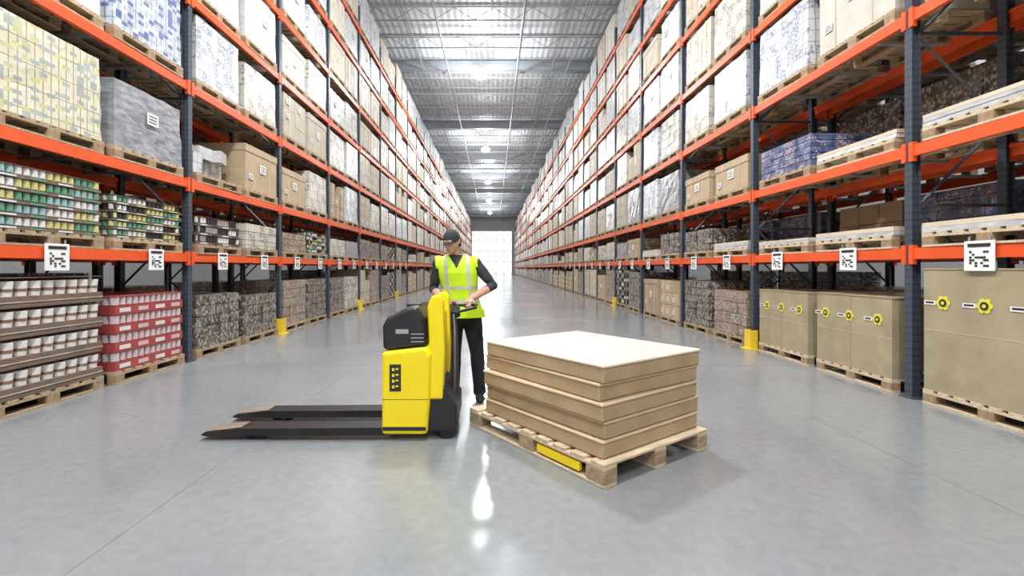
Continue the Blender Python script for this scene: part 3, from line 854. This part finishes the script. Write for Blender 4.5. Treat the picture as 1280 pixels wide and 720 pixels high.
def region(p):
    q = p-lean(p.z)
    for s in (-1, 1):
        hd_ = (p-(WR[s]+(U1 if s < 0 else U2)*.07)).length
        if hd_ < .12 and q.y < -.125: return 'skin'
        de, te = segd(p, EL[s], WR[s])
        if de < .062 and (q.y < -.125 or abs(q.x) > .195):
            return 'skin' if te > .3 else 'arm'
        du, tu = segd(p, SH[s], EL[s])
        if du < .08 and tu > .12 and s*q.x > .178: return 'arm'
        if s*q.x > .208 and p.z > 1.0: return 'arm'
    if p.z > 1.495: return 'skin'
    if p.z < .075: return 'shoe'
    if p.z < .97: return 'trousers'
    return 'torso'
idx = {'skin': 0, 'arm': 1, 'torso': 1, 'trousers': 2, 'shoe': 3}
vest_faces = []
for pl in me.polygons:
    pl.use_smooth = True
    rg = region(pl.center); pl.material_index = idx[rg]
    c = pl.center-lean(pl.center.z)
    if .86 < c.z < 1.485 and rg in ('torso', 'trousers') and not (c.y < -.0 and c.z > 1.36 and abs(c.x) < (c.z-1.36)*.55): vest_faces.append(pl)
worker = obj('warehouse_worker', me, (PX, PY, 0))
zmin = min(v.co.z for v in me.vertices); worker.location.z = -zmin
vm_, vv, ff, mm_ = {}, [], [], []
for pl in vest_faces:
    f = []
    for vi in pl.vertices:
        if vi not in vm_:
            v = me.vertices[vi]; off = .018+max(0, (1.05-v.co.z))*.10
            l_ = lean(v.co.z)
            vm_[vi] = len(vv); nn = v.normal.copy()
            if v.co.z < 1.0: nn = Vector((v.co.x-l_.x, (v.co.y-l_.y)*1.3, 0)).normalized()
            vv.append(tuple(v.co+nn*off))
        f.append(vm_[vi])
    ff.append(f); c = pl.center-lean(pl.center.z)
    band = (1.005 < c.z < 1.05) or (c.z >= 1.05 and .085 < abs(c.x) < .125) or (1.15 < c.z < 1.19)
    mm_.append(1 if band else 0)
ve = bpy.data.meshes.new('safety_vest'); ve.from_pydata(vv, [], ff)
ve.materials.append(MATS['vest_hivis']); ve.materials.append(MATS['vest_reflect'])
ve.polygons.foreach_set('material_index', mm_); ve.polygons.foreach_set('use_smooth', [True]*len(ff)); ve.update()
vo_ = obj('safety_vest', ve, parent=worker)
sm = vo_.modifiers.new('s', 'SMOOTH'); sm.factor = .5; sm.iterations = 4
so = vo_.modifiers.new('t', 'SOLIDIFY'); so.thickness = .005; so.offset = 1
b = MB(); b.M = HM
seg = 28; vs = []; fs = []; rg_ = 9
for i in range(rg_+1):
    th = (math.pi*.54)*i/rg_
    for k in range(seg):
        a = 2*math.pi*k/seg
        drop = .0 if math.sin(a) < 0 else .02*math.sin(a)*(i/rg_)
        vs.append((.081*math.sin(th)*math.cos(a), .008+.101*math.sin(th)*math.sin(a), .1+.106*math.cos(th)-drop))
for i in range(rg_):
    for k in range(seg):
        k2 = (k+1) % seg; fs.append((i*seg+k, i*seg+k2, (i+1)*seg+k2, (i+1)*seg+k))
b.add(vs, fs, 'shirt_dark', True)
pv = []
for j in range(5):
    for k in range(11):
        a = math.pi*(1.14+.72*k/10); rr_ = j/4
        x = .078*math.cos(a)*(1-.08*rr_); y = .008+.099*math.sin(a)-.05*rr_*math.sin(math.pi*(k+.6)/11.2)
        pv.append((x, y, .098-.016*rr_+.010*math.sin(math.pi*k/10)*(1)))
pf = [(j*11+k, j*11+k+1, (j+1)*11+k+1, (j+1)*11+k) for j in range(4) for k in range(10)]
b.add(pv, pf, 'shirt_dark', True)
o = obj('cap', b.mesh('cap'), parent=worker); so = o.modifiers.new('t', 'SOLIDIFY'); so.thickness = .004; so.offset = 1
b = MB(); b.M = HM
for s in (-1, 1):
    b.sph((s*.03, -.0865, .075), (.013, .008, .008), 'eye_white'); b.sph((s*.03, -.0935, .075), (.006, .003, .006), 'ink_black')
    b.tube([(s*.016, -.097, .09), (s*.032, -.097, .094), (s*.046, -.088, .09)], .0035, 'hair', 6)
    b.sph((s*.070, .025, .055), (.010, .028, .04), 'hair')
b.tube([(-.024, -.094, .024), (-.008, -.101, .026), (.008, -.101, .026), (.024, -.094, .024)], [.002, .004, .004, .002], 'lips', 8)
b.tube([(-.02, -.093, .019), (0, -.1, .017), (.02, -.093, .019)], [.002, .0045, .002], 'lips', 8)
b.sph((0, .055, .055), (.062, .045, .055), 'hair')
obj('face_features', b.mesh('face_features'), parent=worker)

# ------------------------------------------------------------------ world + camera
w = bpy.data.worlds.new('World'); scene.world = w; w.use_nodes = True
w.node_tree.nodes['Background'].inputs[0].default_value = (.93, .97, 1, 1)
w.node_tree.nodes['Background'].inputs[1].default_value = 2.2
cd = bpy.data.cameras.new('camera'); co = bpy.data.objects.new('camera', cd); scene.collection.objects.link(co)
co.location = (0, 0, 1.36); co.rotation_euler = (math.pi/2, 0, 0)
cd.sensor_width = 36; cd.lens = 600/1280*36; cd.shift_x = .018; cd.shift_y = -.0195; cd.clip_end = 400
scene.camera = co
